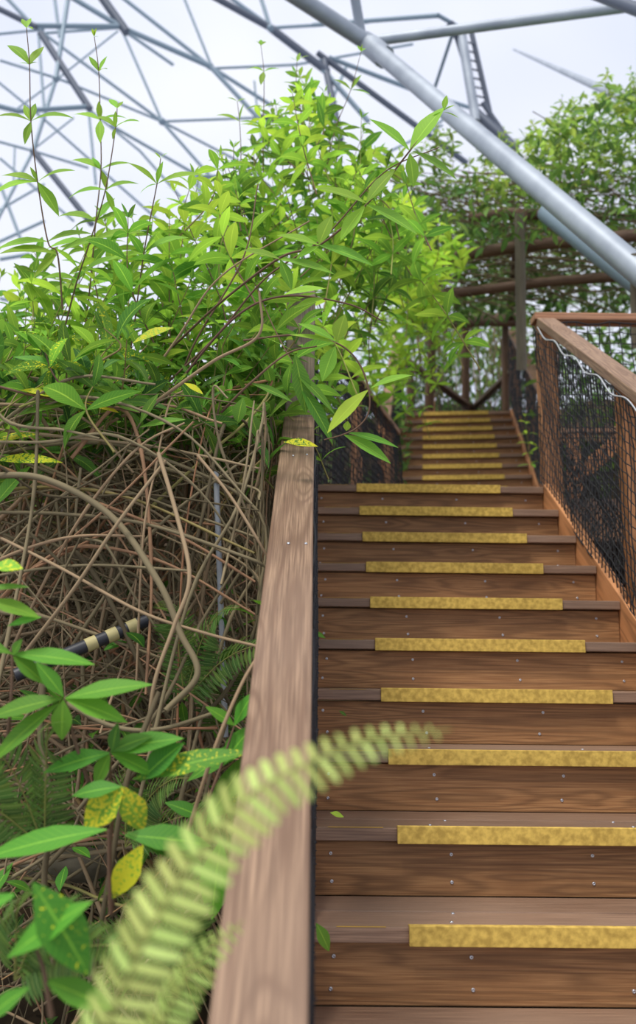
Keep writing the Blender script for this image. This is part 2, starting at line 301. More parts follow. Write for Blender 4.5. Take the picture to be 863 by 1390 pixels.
# ------------------------------------------------------------------ stairs
RUN, RISE = .28, .171; X0, X1 = .012, 1.215; Y0, Z0 = 3.106, -.0475
SCREW = {}
def screws(parent, pts, n, r=.0048):
    key = tuple(n)
    if key not in SCREW:
        g = Geo(); screw(g, np.zeros(3), n, 0, r); o = g.build('screw', M['screw']); SCREW[key] = o.data; bpy.data.objects.remove(o)
    for p in pts:
        o = bpy.data.objects.new('screw', SCREW[key]); C.objects.link(o); o.parent = parent; o.location = Vector(p) - Vector(WL[parent.name])
def flight(name, label, org, ang, ks, ztop, run, rise, x0, x1, s0, s1, warm_right=True):
    """org = nosing k=0 left end; local x across, y forward"""
    ca, sa = math.cos(ang), math.sin(ang); ex = np.array([ca, sa, 0]); ey = np.array([-sa, ca, 0]); ez = np.array([0, 0, 1.0])
    def W(x, y, z): return np.array(org) + ex * x + ey * y + ez * z
    root = thing(name, label, 'staircase', W((x0 + x1) / 2, ks[0] * run, (ks[0] - 1) * rise))
    wdt = x1 - x0; th = .034
    for k in ks:
        y, z = k * run, k * rise; top = k == ks[-1]
        g = Geo()                                                                     # two tread boards with a narrow gap
        dep = run + .02 if not top else .3
        b1 = dep * .48
        board(g, W((x0 + x1) / 2, y + b1 / 2, z - th / 2), ex * wdt, ey * b1, ez * th, .003)
        board(g, W((x0 + x1) / 2, y + b1 + .004 + (dep - b1) / 2, z - th / 2), ex * wdt, ey * (dep - b1 - .004), ez * th, .003)
        to = g.build('tread', M['tread'], root, smooth=False)
        if k <= 0 and ang == 0: screws(to, [W(x0 + wdt * q + random.uniform(-.03, .03), y + e, z) for q in (.28, .7) for e in (.05, .13)], ez)
        g = Geo(); yr = y + .026; hh = rise - th                                       # riser below the tread
        mid = x0 + wdt * .86
        board(g, W((x0 + x1) / 2, yr + .01, z - th - hh / 2 - .002), ex * wdt, ez * (hh - .004), ey * .02, .0025, warm=.35 + .1 * random.random())
        ro = g.build('riser', M['riser'], root, smooth=False)
        screws(ro, [W(x0 + wdt * q + random.uniform(-.012, .012), yr, z - th - hh * e) for q in (.03, .3, .615, .93) for e in (.25, .75)], -ey)
        g = Geo(); sw = s1 - s0
        board(g, W((s0 + s1) / 2, y - .003, z - .019 + .003), ex * sw, ez * .044, ey * .014, .0015)
        board(g, W((s0 + s1) / 2, y + .008, z + .0015), ex * sw, ey * .022, ez * .003, .001)
        g.build('grip_strip', M['yellow'], root, smooth=False)['label'] = 'yellow gritty grip strip on the step edge'
        g = Geo()
        board(g, W(x0 + (s0 - x0) * .5, y + .002, z + .0006), ex * (s0 - x0) * random.uniform(.5, .8), ey * .004, ez * .0012, 0)
        g.build('paint_line', M['paint'], to, smooth=False)['label'] = 'worn yellow paint line'
    # stringers
    a = W(0, (ks[0] - .6) * run, (ks[0] - .6) * rise); b = W(0, ks[-1] * run + .02, ks[-1] * rise + .012)
    sl = b - a; up = nrm(np.cross(ex, nrm(sl))); hgt = .30
    for s, xx in (('L', x0 - .028), ('R', x1 + .025)):
        g = Geo(); c = (a + b) / 2 + ex * xx - up * (hgt / 2 - .012); board(g, c, sl, up * hgt, ex * .046, .004, warm=.8 if s == 'R' else .2)
        g.build('stringer', M['post'], root, smooth=False)
    return W
W1 = flight('staircase', 'brown timber flight of steps in the foreground, rising from the bottom of the picture', (0, Y0, Z0), 0, list(range(-6, 7)), 0, RUN, RISE, X0, X1, .217 + X0, .973 + X0)
ZL = Z0 + 6 * RISE; YL = Y0 + 6 * RUN
A2 = R(-7.3); D2 = np.array([math.sin(-A2), math.cos(A2), 0]); E2 = np.array([math.cos(A2), math.sin(A2), 0])
O2 = np.array([.79, 8.56, ZL + 5 * RISE]); O2 = O2 - 5 * (D2 * .288 + np.array([0, 0, RISE]))
W2 = flight('staircase', 'upper timber flight of steps beyond the landing, narrower in the distance', tuple(O2), A2, list(range(1, 13)), 0, .288, RISE, 0, 1.25, .24, 1.0)
# landing and top platform
def platform(name, label, poly, z, th=.05):
    t = thing(name, label, 'platform', (poly[0][0], poly[0][1], z - .3)); g = Geo()
    xs = [p[0] for p in poly]; ys = [p[1] for p in poly]; y = min(ys)
    while y < max(ys) - .01:
        yy = min(y + .14, max(ys)); ym = (y + yy) / 2; cr = []
        for i in range(len(poly)):
            a, b = poly[i], poly[(i + 1) % len(poly)]
            if (a[1] - ym) * (b[1] - ym) < 0: cr.append(a[0] + (b[0] - a[0]) * (ym - a[1]) / (b[1] - a[1]))
        cr.sort()
        if len(cr) >= 2: board(g, ((cr[0] + cr[-1]) / 2, ym, z - th / 2), (cr[-1] - cr[0], 0, 0), (0, yy - y - .006, 0), (0, 0, th), .003)
        y = yy
    g.build('decking', M['tread'], t, smooth=False); g = Geo()
    for i in range(len(poly)):
        a = np.array([*poly[i], z - th - .1]); b = np.array([*poly[(i + 1) % len(poly)], z - th - .1]); d = b - a
        board(g, (a + b) / 2, d, nrm(np.cross(d, [0, 0, 1])) * .045, (0, 0, .19), .003)
    g.build('joist_frame', M['post'], t, smooth=False); return t
platform('landing_deck', 'level timber landing between the two flights of steps', [(X0, YL + .305), (2.7, YL + .305), (2.7, 7.3), (1.9, 7.42), (.6, 7.42)], ZL)
T2 = W2(0, 12 * .288 + .31, 12 * RISE)
platform('landing_deck', 'timber deck at the head of the upper steps, before the hanging vines', [(T2[0] - .1, T2[1]), (T2[0] + 2.6, T2[1]), (T2[0] + 2.2, 14.0), (T2[0] + .8, 13.7)], T2[2])

# ------------------------------------------------------------------ railings
def net(root, A, B, h0, h1, cell=.043, r=.0028, bulge=.02, label=None, diag=False, side=(1, 0, 0), name='netting', ph=0., seed=0, jx=1.):
    """net hung from rail line A-B; h0 = below rail at top, h1 = drop of the bottom edge"""
    A = np.array(A, float); B = np.array(B, float); Lh = np.linalg.norm((B - A)[:2]); L = np.linalg.norm(B - A); side = np.array(side, float)
    H = h1 - h0; ns = max(2, int(round(L / cell))); ntt = max(2, int(round(H / cell))); g = Geo(); rs = np.random.default_rng(seed)
    jit = rs.normal(0, cell * .05, (ns + 1, ntt + 1, 3)); jit[:, :, 2] *= .8; jit[:, :, 0] *= jx
    s = np.linspace(0, 1, ns + 1); t = np.linspace(0, 1, ntt + 1); S, T = np.meshgrid(s, t, indexing='ij')
    b = bulge * np.sin(T * math.pi) * (.6 + .4 * np.sin(S * 9 + ph)) + .006 * np.sin(S * 31 + T * 5)
    G = A + (B - A) * S[..., None] + np.array([0, 0, -1.0]) * (h0 + T * H + .006 * np.cos(S * 40) * (T < .1))[..., None] + side * b[..., None] + jit
    if diag:
        for q in range(-ntt, ns + 1, 1):
            i = [k for k in range(ntt + 1) if 0 <= q + k <= ns]
            if len(i) > 1: tube(g, [G[q + k, k] for k in i], r, 4, caps=False)
            i = [k for k in range(ntt + 1) if 0 <= q + ntt - k <= ns]
            if len(i) > 1: tube(g, [G[q + ntt - k, k] for k in i], r, 4, caps=False)
    else:
        for i in range(ns + 1): tube(g, G[i], r, 4, caps=False)
        for j in range(ntt + 1): tube(g, G[:, j], r * (1.6 if j in (0, ntt) else 1), 4, caps=False)
        K = G.reshape(-1, 3)                                                             # the knots
        oc = np.array([[1, 0, 0], [-1, 0, 0], [0, 1, 0], [0, -1, 0], [0, 0, 1], [0, 0, -1.]]) * r * 2.0
        of = np.array([[0, 2, 4], [2, 1, 4], [1, 3, 4], [3, 0, 4], [2, 0, 5], [1, 2, 5], [3, 1, 5], [0, 3, 5]])
        g.add((K[:, None] + oc[None]).reshape(-1, 3), (of[None] + (np.arange(len(K)) * 6)[:, None, None]).reshape(-1, 3))
    o = g.build(name, M['rope'], root)
    if label: o['label'] = label
    return o
def railbar(root, A, B, w=.1, t=.045, mat='rail', warm=0., side=None):
    A = np.array(A, float); B = np.array(B, float); d = B - A; s = nrm(np.cross(d, [0, 0, 1])); u = nrm(np.cross(s, d))
    g = Geo(); board(g, (A + B) / 2 - u * t / 2, d, s * w, u * t, .005, warm=warm)
    return g.build('handrail', M[mat], root, smooth=False)
def post(root, x, y, z0, z1, w=.095, mat='post', ang=0., warm=.7, name='post'):
    g = Geo(); c, s = math.cos(ang), math.sin(ang)
    board(g, (x, y, (z0 + z1) / 2), (0, 0, z1 - z0), (c * w, s * w, 0), (-s * w, c * w, 0), .005, warm=warm)
    return g.build(name, M[mat], root, smooth=False)
def stz(y): return Z0 + (y - Y0) * RISE / RUN
HR = .952
# left railing of the lower flight
XL = -.05
t = thing('railing', 'near wooden handrail running up the left side of the foreground steps', 'railing', (XL, .5, stz(.5)))
railbar(t, (XL, .55, stz(.55) + HR), (XL, 3.02, stz(3.02) + HR), .103)
g = Geo()
for (x, y) in ((-.055, 2.1), (-.015, 2.1), (-.06, 2.65), (-.02, 2.66)): screw(g, np.array([XL + .05 + x, y, stz(y) + HR + .001]), (0, -.5, .85), 0, .0035)
g.build('screw', M['screw'], t)
for y in (1.5,): post(t, XL, y, stz(y) - .3, stz(y) + HR - .03, mat='post')
net(t, (-.002, .6, stz(.6) + HR - .03), (-.002, 3.0, stz(3.0) + HR - .03), 0, .93, bulge=.012, side=(1, 0, 0), ph=1.2, jx=.3)
t = thing('railing', 'weathered post and handrail half buried in leaves, at the middle left of the steps', 'railing', (XL, 3.08, stz(3.1) - .2))
post(t, XL, 3.10, stz(3.1) - .3, 1.32, .1, 'oldpost', warm=0)
railbar(t, (XL, 3.16, stz(3.16) + HR), (XL, YL, ZL + HR), .1, mat='oldpost')
net(t, (.004, 3.12, stz(3.12) + HR - .03), (.004, YL, ZL + HR - .03), 0, .93, ph=.3, bulge=.006, jx=.2)
# right railing of the lower flight
XR = X1 + .06
t = thing('railing', 'sloping handrail with black rope netting at the right of the foreground steps', 'railing', (XR, 2, stz(2)))
railbar(t, (XR, .9, stz(.9) + HR), (XR, YL + .03, stz(YL + .03) + HR - .01), .1)
for y in (1.9, 3.62): post(t, XR + .01, y, stz(y) - .35, stz(y) + HR - .045, .095, warm=.9)
post(t, XR + .01, YL + .09, ZL - .5, ZL + HR + .0, .1, warm=.6)
net(t, (XR - .053, 1.0, stz(1.0) + HR - .05), (XR - .053, YL + .12, ZL + HR + .02 - .03), 0, .87, cell=.047, r=.0026, ph=.2, seed=3, bulge=.012)
net(t, (XR + .06, 1.0, stz(1.0) + HR - .05), (XR + .06, YL + .1, ZL + HR - .05), .05, 1.0, cell=.055, r=.0024, ph=2., bulge=.03, seed=5)
net(t, (XR - .02, 2.4, stz(2.4) + .3), (XR + .0, YL - .2, stz(YL - .2) + .3), 0, .27, cell=.045, r=.0024, diag=True, ph=2., bulge=.03, seed=8)
g = Geo(); pts = []
for i in range(5):
    y = YL - .02 - i * .33; z = stz(y) + HR - .055
    pts += [np.array([XR - .062, y, z]), np.array([XR - .066, y - .16, stz(y - .16) + HR - .085])]
tube(g, smooth_path(pts, 6), .0032, 6); g.build('lacing_wire', M['wire'], t)['label'] = 'pale lacing wire looped below the handrail'
# guard across the right of the landing
ZG = ZL + HR + .045
t = thing('railing', 'level wooden guard rail with netting, turning right at the landing', 'railing', (2, YL + .1, ZL))
railbar(t, (XR - .06, YL + .09, ZG), (2.75, YL + .09, ZG), .11, .042, warm=.5)
post(t, 2.7, YL + .09, ZL - .5, ZG - .04); post(t, 1.95, YL + .12, ZL - .5, ZG - .3, .08)
net(t, (XR + .05, YL + .04, ZG - .06), (2.7, YL + .04, ZG - .06), 0, .9, cell=.06, r=.003, side=(0, -1, 0))
g = Geo(); a = np.array([1.45, YL + .16, ZL + .1]); b = np.array([2.5, YL + .16, ZG - .02]); board(g, (a + b) / 2, b - a, (0, .05, 0), nrm(np.cross(b - a, [0, 1, 0])) * .085, .004, warm=.9); g.build('diagonal_brace', M['post'], t, smooth=False)
# back guard of the landing extension seen behind
t = thing('railing', 'farther guard rail seen through the netting at the right', 'railing', (2.6, 7.1, ZL))
railbar(t, (2.0, 7.3, ZG), (4.2, 7.0, ZG), .1, warm=.3)
for x in (2.1, 3.1, 4.1): post(t, x, 7.3 - (x - 2) * .136, ZL - .6, ZG - .04)
net(t, (2.0, 7.25, ZG - .05), (4.2, 6.95, ZG - .05), 0, .9, cell=.08, r=.0035, side=(0, -1, 0))
# left guard of the landing
t = thing('railing', 'netted guard rail on the left of the landing, slanting away to the right', 'railing', (.3, 6, ZL))
a = (-.02, YL + .12, ZL + HR + .02); b = (.66, 7.3, ZL + HR + .02); railbar(t, a, b, .09, warm=.2)
for f in (.02, .5, .97): post(t, a[0] + (b[0] - a[0]) * f - .03, a[1] + (b[1] - a[1]) * f, ZL - .6, ZL + HR - .02, .08, warm=.3)
net(t, (a[0] + .04, a[1], a[2] - .04), (b[0] + .04, b[1], b[2] - .04), 0, .95, cell=.045, r=.0032, side=(1, -.3, 0))
net(t, (a[0] - .1, a[1], a[2] - .06), (b[0] - .1, b[1], b[2] - .06), 0, 1.1, cell=.045, r=.0035, side=(1, -.3, 0), seed=4)
# upper flight railings
def frail(label, xo, warm, lo, hi):
    t = thing('railing', label, 'railing', W2(xo, lo * .288, lo * RISE)); p = lambda k, h: W2(xo, k * .288, k * RISE + h)
    railbar(t, p(lo, HR), p(hi, HR), .1, mat='rail', warm=warm)
    for k in (lo + .2, (lo + hi) / 2, hi): q = p(k, 0); post(t, q[0], q[1], q[2] - .4, q[2] + HR - .03, .09, ang=A2, warm=.6)
    sx = -np.sign(xo - .6); net(t, p(lo, HR - .05) + E2 * sx * .05, p(hi, HR - .05) + E2 * sx * .05, 0, .9, cell=.055, r=.0032, side=tuple(E2 * sx * .5)); return t
frail('right handrail and netting of the upper flight of steps', 1.33, .2, 1.2, 12.6)
frail('left handrail of the upper flight, mostly behind overhanging leaves', -.06, .2, .4, 12.6)
ZT = T2[2]
t = thing('railing', 'dark guard rail beyond the top step, slanting down to the middle post', 'railing', (1.2, 11.6, ZT))
a = P(553, 489, 11.8); b = P(641, 553, 13.8); railbar(t, a, b, .12, .05, 'log')
for f in (.03, .32, .97): q = a + (b - a) * f; post(t, q[0], q[1], q[2] - 1.3, q[2] - .03, .09, 'log' if f != .32 else 'post')
net(t, a + [0, -.06, -.05], b + [0, -.06, -.05], 0, .9, cell=.07, r=.0035, side=(.4, -1, 0))
t = thing('railing', 'guard rail beyond the top step, on the right of the middle post', 'railing', (2.6, 12.1, ZT))
a = P(641, 553, 13.8); b = P(700, 497, 12.0); railbar(t, a, b, .11, .05, 'oldpost')
post(t, b[0], b[1], b[2] - 1.3, b[2] - .03, .09); net(t, a + [0, -.06, -.05], b + [0, -.06, -.05], 0, .9, cell=.07, r=.0035, side=(.4, -1, 0))

# ------------------------------------------------------------------ pergola of logs
t = thing('pergola', 'rustic log pergola over the upper steps, carrying the vines', 'pergola', (2.0, 8, ZL))
def logp(name, a, b, r, mat='log', lab=None):
    g = Geo(); a, b = np.array(a), np.array(b); pts = [a + (b - a) * f + np.array([0, 0, .012 * math.sin(f * 9 + r * 99)]) for f in np.linspace(0, 1, 9)]
    tube(g, smooth_path(pts, 3), [r * 1.05, r, r * 1.03, r * .95], 10); o = g.build(name, M[mat], t)
    if lab: o['label'] = lab
logp('post', P(708, 500, 7.9), P(705, 290, 7.6), .042, 'greylog', 'pale grey round post')
logp('post', P(866, 470, 5.6), P(864, 345, 5.5), .04, 'greylog')
logp('post', P(582, 556, 11.4), P(590, 395, 11.2), .055, 'log'); logp('post', P(632, 556, 13.6), P(632, 437, 13.4), .06, 'log'); logp('post', P(686, 556, 12.2), P(686, 436, 12.2), .05, 'log')
logp('beam', P(575, 352, 8.2), P(1040, 296, 6.9), .05, 'log'); logp('beam', P(585, 400, 9.0), P(1040, 355, 7.6), .045, 'greylog' if 0 else 'log')
logp('beam', P(605, 437, 13.2), P(705, 433, 11.8), .09, 'log'); logp('beam', P(640, 293, 8.4), P(770, 288, 7.6), .045, 'log')
logp('beam', P(590, 400, 11.2), P(535, 330, 6.8), .05, 'log'); logp('beam', P(690, 436, 12.2), P(708, 292, 7.6), .05, 'log')

# ------------------------------------------------------------------ steel frame
def strut(root, a, b, wpx, mat='steel_far', name='strut', sides=10):
    """a,b = (x,y,depth); wpx = width at a in pixels at its depth -> one real radius"""
    A, B = P(*a), P(*b); B = A + (B - A) * (1.5 if b[0] >= 900 else 1); r = wpx * a[2] / F / 2; g = Geo(); tube(g, np.array([A, B]), r, sides); return g.build(name, M[mat], root)
t = thing('steel_roof_truss', 'thick grey steel tubes of the roof frame, crossing the upper right', 'roof truss', P(497, 57, 9.2))
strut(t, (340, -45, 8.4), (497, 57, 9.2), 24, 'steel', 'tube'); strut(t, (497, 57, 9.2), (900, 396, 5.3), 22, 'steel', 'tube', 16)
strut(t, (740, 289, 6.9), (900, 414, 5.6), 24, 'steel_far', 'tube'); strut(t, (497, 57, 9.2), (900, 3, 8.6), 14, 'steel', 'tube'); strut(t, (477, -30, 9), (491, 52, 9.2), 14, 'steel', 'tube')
g = Geo(); ball(g, P(497, 57, 9.2), .1); g.build('node', M['steel'], t)
for (a, b) in (((503, 62, 9.15), (522, 78, 8.95)),): strut(t, a, b, 30, 'steel', 'sleeve')
t = thing('steel_beam', 'dark tapering steel beam end at the upper right corner', 'beam', P(863, 5, 8)); strut(t, (806, -9, 8), (920, 34, 7), 17, 'steel_dark', 'beam_tube'); 
t = thing('steel_beam', 'grey steel tube slanting behind the vines at the upper right edge', 'beam', P(863, 130, 12)); 
g = Geo(); A, B = P(697, 67, 26), P(1010, 207, 7.5); tube(g, np.array([A, B]), [.03, .075], 10); g.build('beam_tube', M['steel'], t)
t = thing('braced_steel_upright', 'braced steel upright behind the big tube, right of centre', 'steel frame', P(630, 60, 16))
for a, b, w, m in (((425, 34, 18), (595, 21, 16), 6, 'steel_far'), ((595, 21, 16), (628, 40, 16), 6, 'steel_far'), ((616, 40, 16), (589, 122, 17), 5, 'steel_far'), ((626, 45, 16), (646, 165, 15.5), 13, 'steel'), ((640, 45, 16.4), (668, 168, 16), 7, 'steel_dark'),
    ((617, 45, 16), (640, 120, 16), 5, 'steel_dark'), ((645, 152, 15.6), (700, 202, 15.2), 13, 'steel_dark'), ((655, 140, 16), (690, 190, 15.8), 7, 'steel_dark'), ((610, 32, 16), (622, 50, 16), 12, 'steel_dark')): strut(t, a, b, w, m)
for i in range(9):
    f = i / 9; strut(t, (627 + 20 * f, 55 + 110 * f, 16), (643 + 24 * f, 60 + 110 * f, 16.3), 2.5, 'steel_dark', 'rung', 6)
t = thing('steel_dome_lattice', 'distant lattice of thin steel struts behind the tall leafy shoots', 'steel lattice', P(285, 90, 22))
LS = """94 -15 76 107 7|76 107 45 205 6|45 205 -20 330 5|73 -10 81 50 5|-12 -25 45 35 6|45 35 220 165 5|220 165 330 290 5|-10 8 50 37 9|50 35 162 36 8|55 45 122 148 10|90 -8 165 37 8|165 37 285 90 8|285 90 368 143 6|
130 -15 172 44 13|172 44 235 88 5|155 -12 285 90 6|285 90 352 162 7|246 -12 287 90 4|287 93 400 88 4|400 88 560 60 4|280 -10 367 38 10|300 -12 367 36 6|367 38 445 98 12|350 -15 367 38 6|367 38 500 30 5|0 82 80 107 4|80 107 220 165 4|220 165 330 222 4|
-10 105 60 162 4|60 162 250 330 4|52 45 60 150 4|-10 47 60 40 4|60 45 160 38 4|160 42 78 107 3|78 107 20 150 3|167 44 220 165 4|220 165 345 160 4|-10 142 25 151 8|22 151 118 145 8|45 205 125 305 9|150 170 268 238 5|268 240 325 240 7|264 240 282 285 8|
350 158 395 166 9|-10 190 45 205 4|45 205 120 228 4|45 203 100 160 3|345 110 350 160 3|431 72 634 222 9|446 78 561 122 7|561 122 640 147 6|436 92 500 165 8|440 82 462 190 10|470 90 440 160 5|-10 290 60 250 4|0 250 30 330 5|120 148 130 250 4|355 165 358 200 8|560 190 620 150 4|520 210 600 170 4|
20 200 18 260 3|100 300 0 215 4|190 205 120 148 4|190 205 300 330 4|-5 330 60 300 5|0 405 60 420 5|330 222 420 300 4|0 352 40 345 6""".replace('\n', '').split('|')
for s in LS:
    x0, y0, x1, y1, w = [float(q) for q in s.split()]; w *= .92
    zz = 24 if w < 6 else 21
    dz = lambda x, y: zz + (x - 250) * .006 - (y - 150) * .01
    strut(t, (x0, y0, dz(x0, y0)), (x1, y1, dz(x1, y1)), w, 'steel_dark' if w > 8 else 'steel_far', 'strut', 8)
for (x, y) in ((50, 37), (285, 90), (220, 165), (367, 38), (76, 107), (45, 205), (352, 160), (121, 147)): 
    g = Geo(); ball(g, P(x, y, 22), .09); g.build('joint', M['steel_far'], t)
# dome membrane: a real shell far beyond
g = Geo(); v = []; f = []; nu, nv = 48, 20
for i in range(nv + 1):
    th = math.pi * .5 * i / nv
    for j in range(nu): a = 2 * math.pi * j / nu; v.append([42 * math.sin(th) * math.cos(a), 10 + 42 * math.sin(th) * math.sin(a), -6 + 40 * math.cos(th)])
for i in range(nv):
    for j in range(nu): f.append([i * nu + j, (i + 1) * nu + j, (i + 1) * nu + (j + 1) % nu, i * nu + (j + 1) % nu])
g.add(v, np.array(f)); m, nt, o = newmat('membrane'); tr = N(nt, 'ShaderNodeBsdfTransparent'); tr.inputs[0].default_value = (.97, .98, 1, 1); tl = N(nt, 'ShaderNodeBsdfTranslucent'); tl.inputs[0].default_value = (.9, .92, .97, 1)
ms = N(nt, 'ShaderNodeMixShader'); ms.inputs[0].default_value = .12; lk(nt, tr.outputs[0], ms.inputs[1]); lk(nt, tl.outputs[0], ms.inputs[2]); lk(nt, ms.outputs[0], o.inputs[0])
tag(g.build('ceiling', m), kind='structure')

# ------------------------------------------------------------------ ground bank
def bank(x, y):
    s = stz(min(max(y, -1), 5)) + (max(0, y - 5)) * .42; return s - 1.0 - .25 * math.exp(-((x - .6) / 1.2) ** 2) + .12 * math.sin(x * 2.1 + y) + .07 * math.sin(y * 5 + x * 3)
g = Geo(); v = []; f = []; nx, ny = 60, 60
for i in range(ny + 1):
    for j in range(nx + 1): x = -9 + 20 * j / nx; y = -1 + 17 * i / ny; v.append([x, y, bank(x, y)])
for i in range(ny):
    for j in range(nx): q = i * (nx + 1) + j; f.append([q, q + 1, q + nx + 2, q + nx + 1])
g.add(v, np.array(f)); tag(g.build('ground', M['soil']), kind='structure')

# ------------------------------------------------------------------ vegetation
def inpoly(x, y, poly):
    c = False; j = len(poly) - 1
    for i in range(len(poly)):
        if (poly[i][1] > y) != (poly[j][1] > y) and x < (poly[j][0] - poly[i][0]) * (y - poly[i][1]) / (poly[j][1] - poly[i][1]) + poly[i][0]: c = not c
        j = i
    return c
def sample(poly, n):
    xs = [p[0] for p in poly]; ys = [p[1] for p in poly]; out = []
    while len(out) < n:
        x, y = random.uniform(min(xs), max(xs)), random.uniform(min(ys), max(ys))
        if inpoly(x, y, poly): out.append((x, y))
    return out
CAMI = CAMM.inverted()
def ylimit(p, ytop):
    c = CAMI @ Vector(p); z = -c.z; lim = (CY - ytop) / F * z
    if c.y > lim: c.y = lim - (c.y - lim) * .35
    return np.array((CAMM @ c)[:])
def bush(name, label, cat, poly, n, z, L=.12, gap=.1, ln=(.35, .7), tint=.65, tvar=.15, mat='leaf', lean=.25, spot=.0, kk=(3, 4)):
    t = thing(name, label, cat, P(sum(p[0] for p in poly) / len(poly), max(p[1] for p in poly), sum(z) / 2)); gs, gl = Geo(), Geo()
    for x, y in sample(poly, n):
        zz = random.uniform(*z); tip = P(x, y, zz); h = random.uniform(*ln)
        dx, dy = random.uniform(-lean, lean), random.uniform(-lean, lean)
        b = tip - np.array([dx * h, dy * h, h]); mid = (tip + b) / 2 + np.array([random.uniform(-.05, .05), random.uniform(-.05, .05), 0])
        shoot(gs, gl, [b, mid, tip], L * random.uniform(.8, 1.15), gap, tint + random.uniform(-tvar, tvar), spot=spot if random.random() < .25 else 0, k=kk)
    gs.build('stem', M['stem'], t); gl.build('foliage', M[mat], t); return t
bush('climbing_shrub', 'mass of bright green whorled shoots left of the steps, against the sky', 'shrub',
     [(-60, 335), (60, 335), (120, 290), (200, 250), (280, 215), (345, 180), (345, 480), (200, 500), (-60, 500)], 105, (2.9, 4.2), .155, .11, (.3, .65), .62, .24, lean=.5)
bush('climbing_shrub', 'tall leafy crown rising above the buried post left of centre', 'shrub',
     [(325, 150), (350, 115), (400, 95), (445, 115), (480, 150), (540, 190), (560, 290), (520, 400), (430, 460), (330, 470)], 105, (3.7, 5.4), .145, .11, (.3, .6), .64, .26, lean=.6, kk=(3, 4))
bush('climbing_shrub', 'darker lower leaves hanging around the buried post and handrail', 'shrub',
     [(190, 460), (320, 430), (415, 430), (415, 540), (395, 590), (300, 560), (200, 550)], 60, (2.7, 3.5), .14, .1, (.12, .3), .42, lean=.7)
bush('climbing_shrub', 'pale green blurred foliage over the left rail of the upper steps', 'shrub',
     [(470, 300), (550, 250), (610, 290), (600, 380), (590, 460), (550, 510), (520, 510), (480, 430)], 70, (5.8, 7.8), .15, .11, (.3, .6), .85, lean=.6, kk=(4, 5))
bush('climbing_shrub', 'low dark leafy fringe at the left edge, over the bare stems', 'shrub',
     [(-60, 430), (200, 440), (260, 540), (60, 575), (-60, 575)], 110, (2.4, 3.4), .15, .1, (.1, .26), .42, .25, spot=.5, lean=.8)

# single tall shoots against the sky
def hero(label, nodes, z, L, base, tint=.68, r=(.003, .0014)):
    """nodes: list of (x,y,[tip offsets in px]) from base to tip"""
    t = thing('leafy_shoot', label, 'plant shoot', P(base[0], base[1], z)); gs, gl = Geo(), Geo()
    pts = [P(base[0], base[1], z)] + [P(n[0], n[1], z) for n in nodes]; tube(gs, smooth_path(pts, 8), r, 6, col=(.15, 0, 0))
    for n in nodes:
        for q in n[2]:
            dx, dy = q[:2]; dzz = q[2] if len(q) > 2 else random.uniform(-.05, .05)
            leaf_px(gl, (n[0], n[1], z), (n[0] + dx, n[1] + dy, z + dzz), .165 if len(n) < 4 else n[3], tint + random.uniform(-.08, .08), droop=random.uniform(.4, .9) if abs(dx) > abs(dy) else .3)
    gs.build('stem', M['stem'], t); gl.build('foliage', M['leaf'], t)
hero('tallest slender shoot at the far left, with paired leaves against the sky', [(78, 345, [(-78, 0), (70, -18), (-30, 30)]), (65, 328, [(60, -10), (-70, 12)]), (51, 247, [(-62, 20), (50, -15), (28, 45), (-48, -8), (-10, -20)]), (42, 165, [(-48, -6), (58, -4), (-8, 30), (-9, -22), (6, -24)]), (40, 88, [(-30, -26), (19, -24), (-14, -2), (12, -3)]), (36, 38, [(-6, -12), (6, -13), (9, 2)])], 2.9, .12, (85, 420))
hero('slender double shoot second from the left, with three tiers of leaves', [(122, 390, [(-60, 10), (60, -12)]), (130, 300, [(-52, -5), (55, -8), (25, -30), (-35, 15)]), (137, 230, [(-40, -12), (40, -8), (8, 28), (-12, -16)]), (136, 163, [(-36, -7), (36, -2), (0, 30), (-2, -25)]), (134, 97, [(-13, -20), (11, -20), (12, -3)]), (128, 50, [(-3, -11), (3, -12), (6, 0)])], 3.2, .12, (112, 470))
hero('purple stemmed shoot leaning right, third from the left', [(105, 380, [(60, -30), (-50, 0)]), (122, 328, [(72, -12), (-60, 12)]), (143, 258, [(-50, 12), (45, -8), (12, 30)]), (157, 173, [(-28, -14), (32, -8), (-4, 16), (0, -22)]), (159, 147, [(-10, -12), (8, -9)])], 3.0, .12, (85, 455))
hero('short broad leaved shoot in the middle of the left mass', [(178, 470, [(-40, 0)]), (195, 345, [(60, -22), (-50, 10), (20, -30)]), (213, 250, [(-38, -28), (62, -12), (8, -30), (-22, 12)]), (218, 215, [(-8, -8), (10, -7)])], 2.9, .12, (170, 480))
hero('thin shoot with sparse tips above the tall crown, left of the others', [(325, 262, [(-32, -4), (28, 8)]), (327, 210, [(-34, -5), (30, -14)]), (325, 165, [(-32, -8), (26, 4), (6, -24)]), (322, 138, [(-14, -5), (12, -4)])], 4.2, .12, (340, 320))
hero('highest tip of the tall crown, a thin shoot with small paired leaves', [(357, 175, [(-30, -6), (30, -4)]), (358, 145, [(-25, 4), (26, 0)]), (358, 97, [(-24, -2), (22, -3), (-4, 18)]), (354, 62, [(-7, -6), (8, -5), (0, -8)])], 4.4, .12, (357, 330))
hero('tip with small leaves right of the highest one', [(408, 150, [(-32, -2), (30, 2)]), (402, 118, [(-18, -6), (20, -3), (6, 12)]), (403, 84, [(-10, -6), (16, -8), (4, -12)])], 4.6, .12, (420, 260))
hero('slender tip beside the steel node at the top centre', [(455, 175, [(-26, 4), (24, -4)]), (476, 122, [(-24, -14), (26, 6), (14, -20)]), (490, 70, [(-5, -8), (7, -4), (2, -10)])], 4.6, .12, (440, 240))
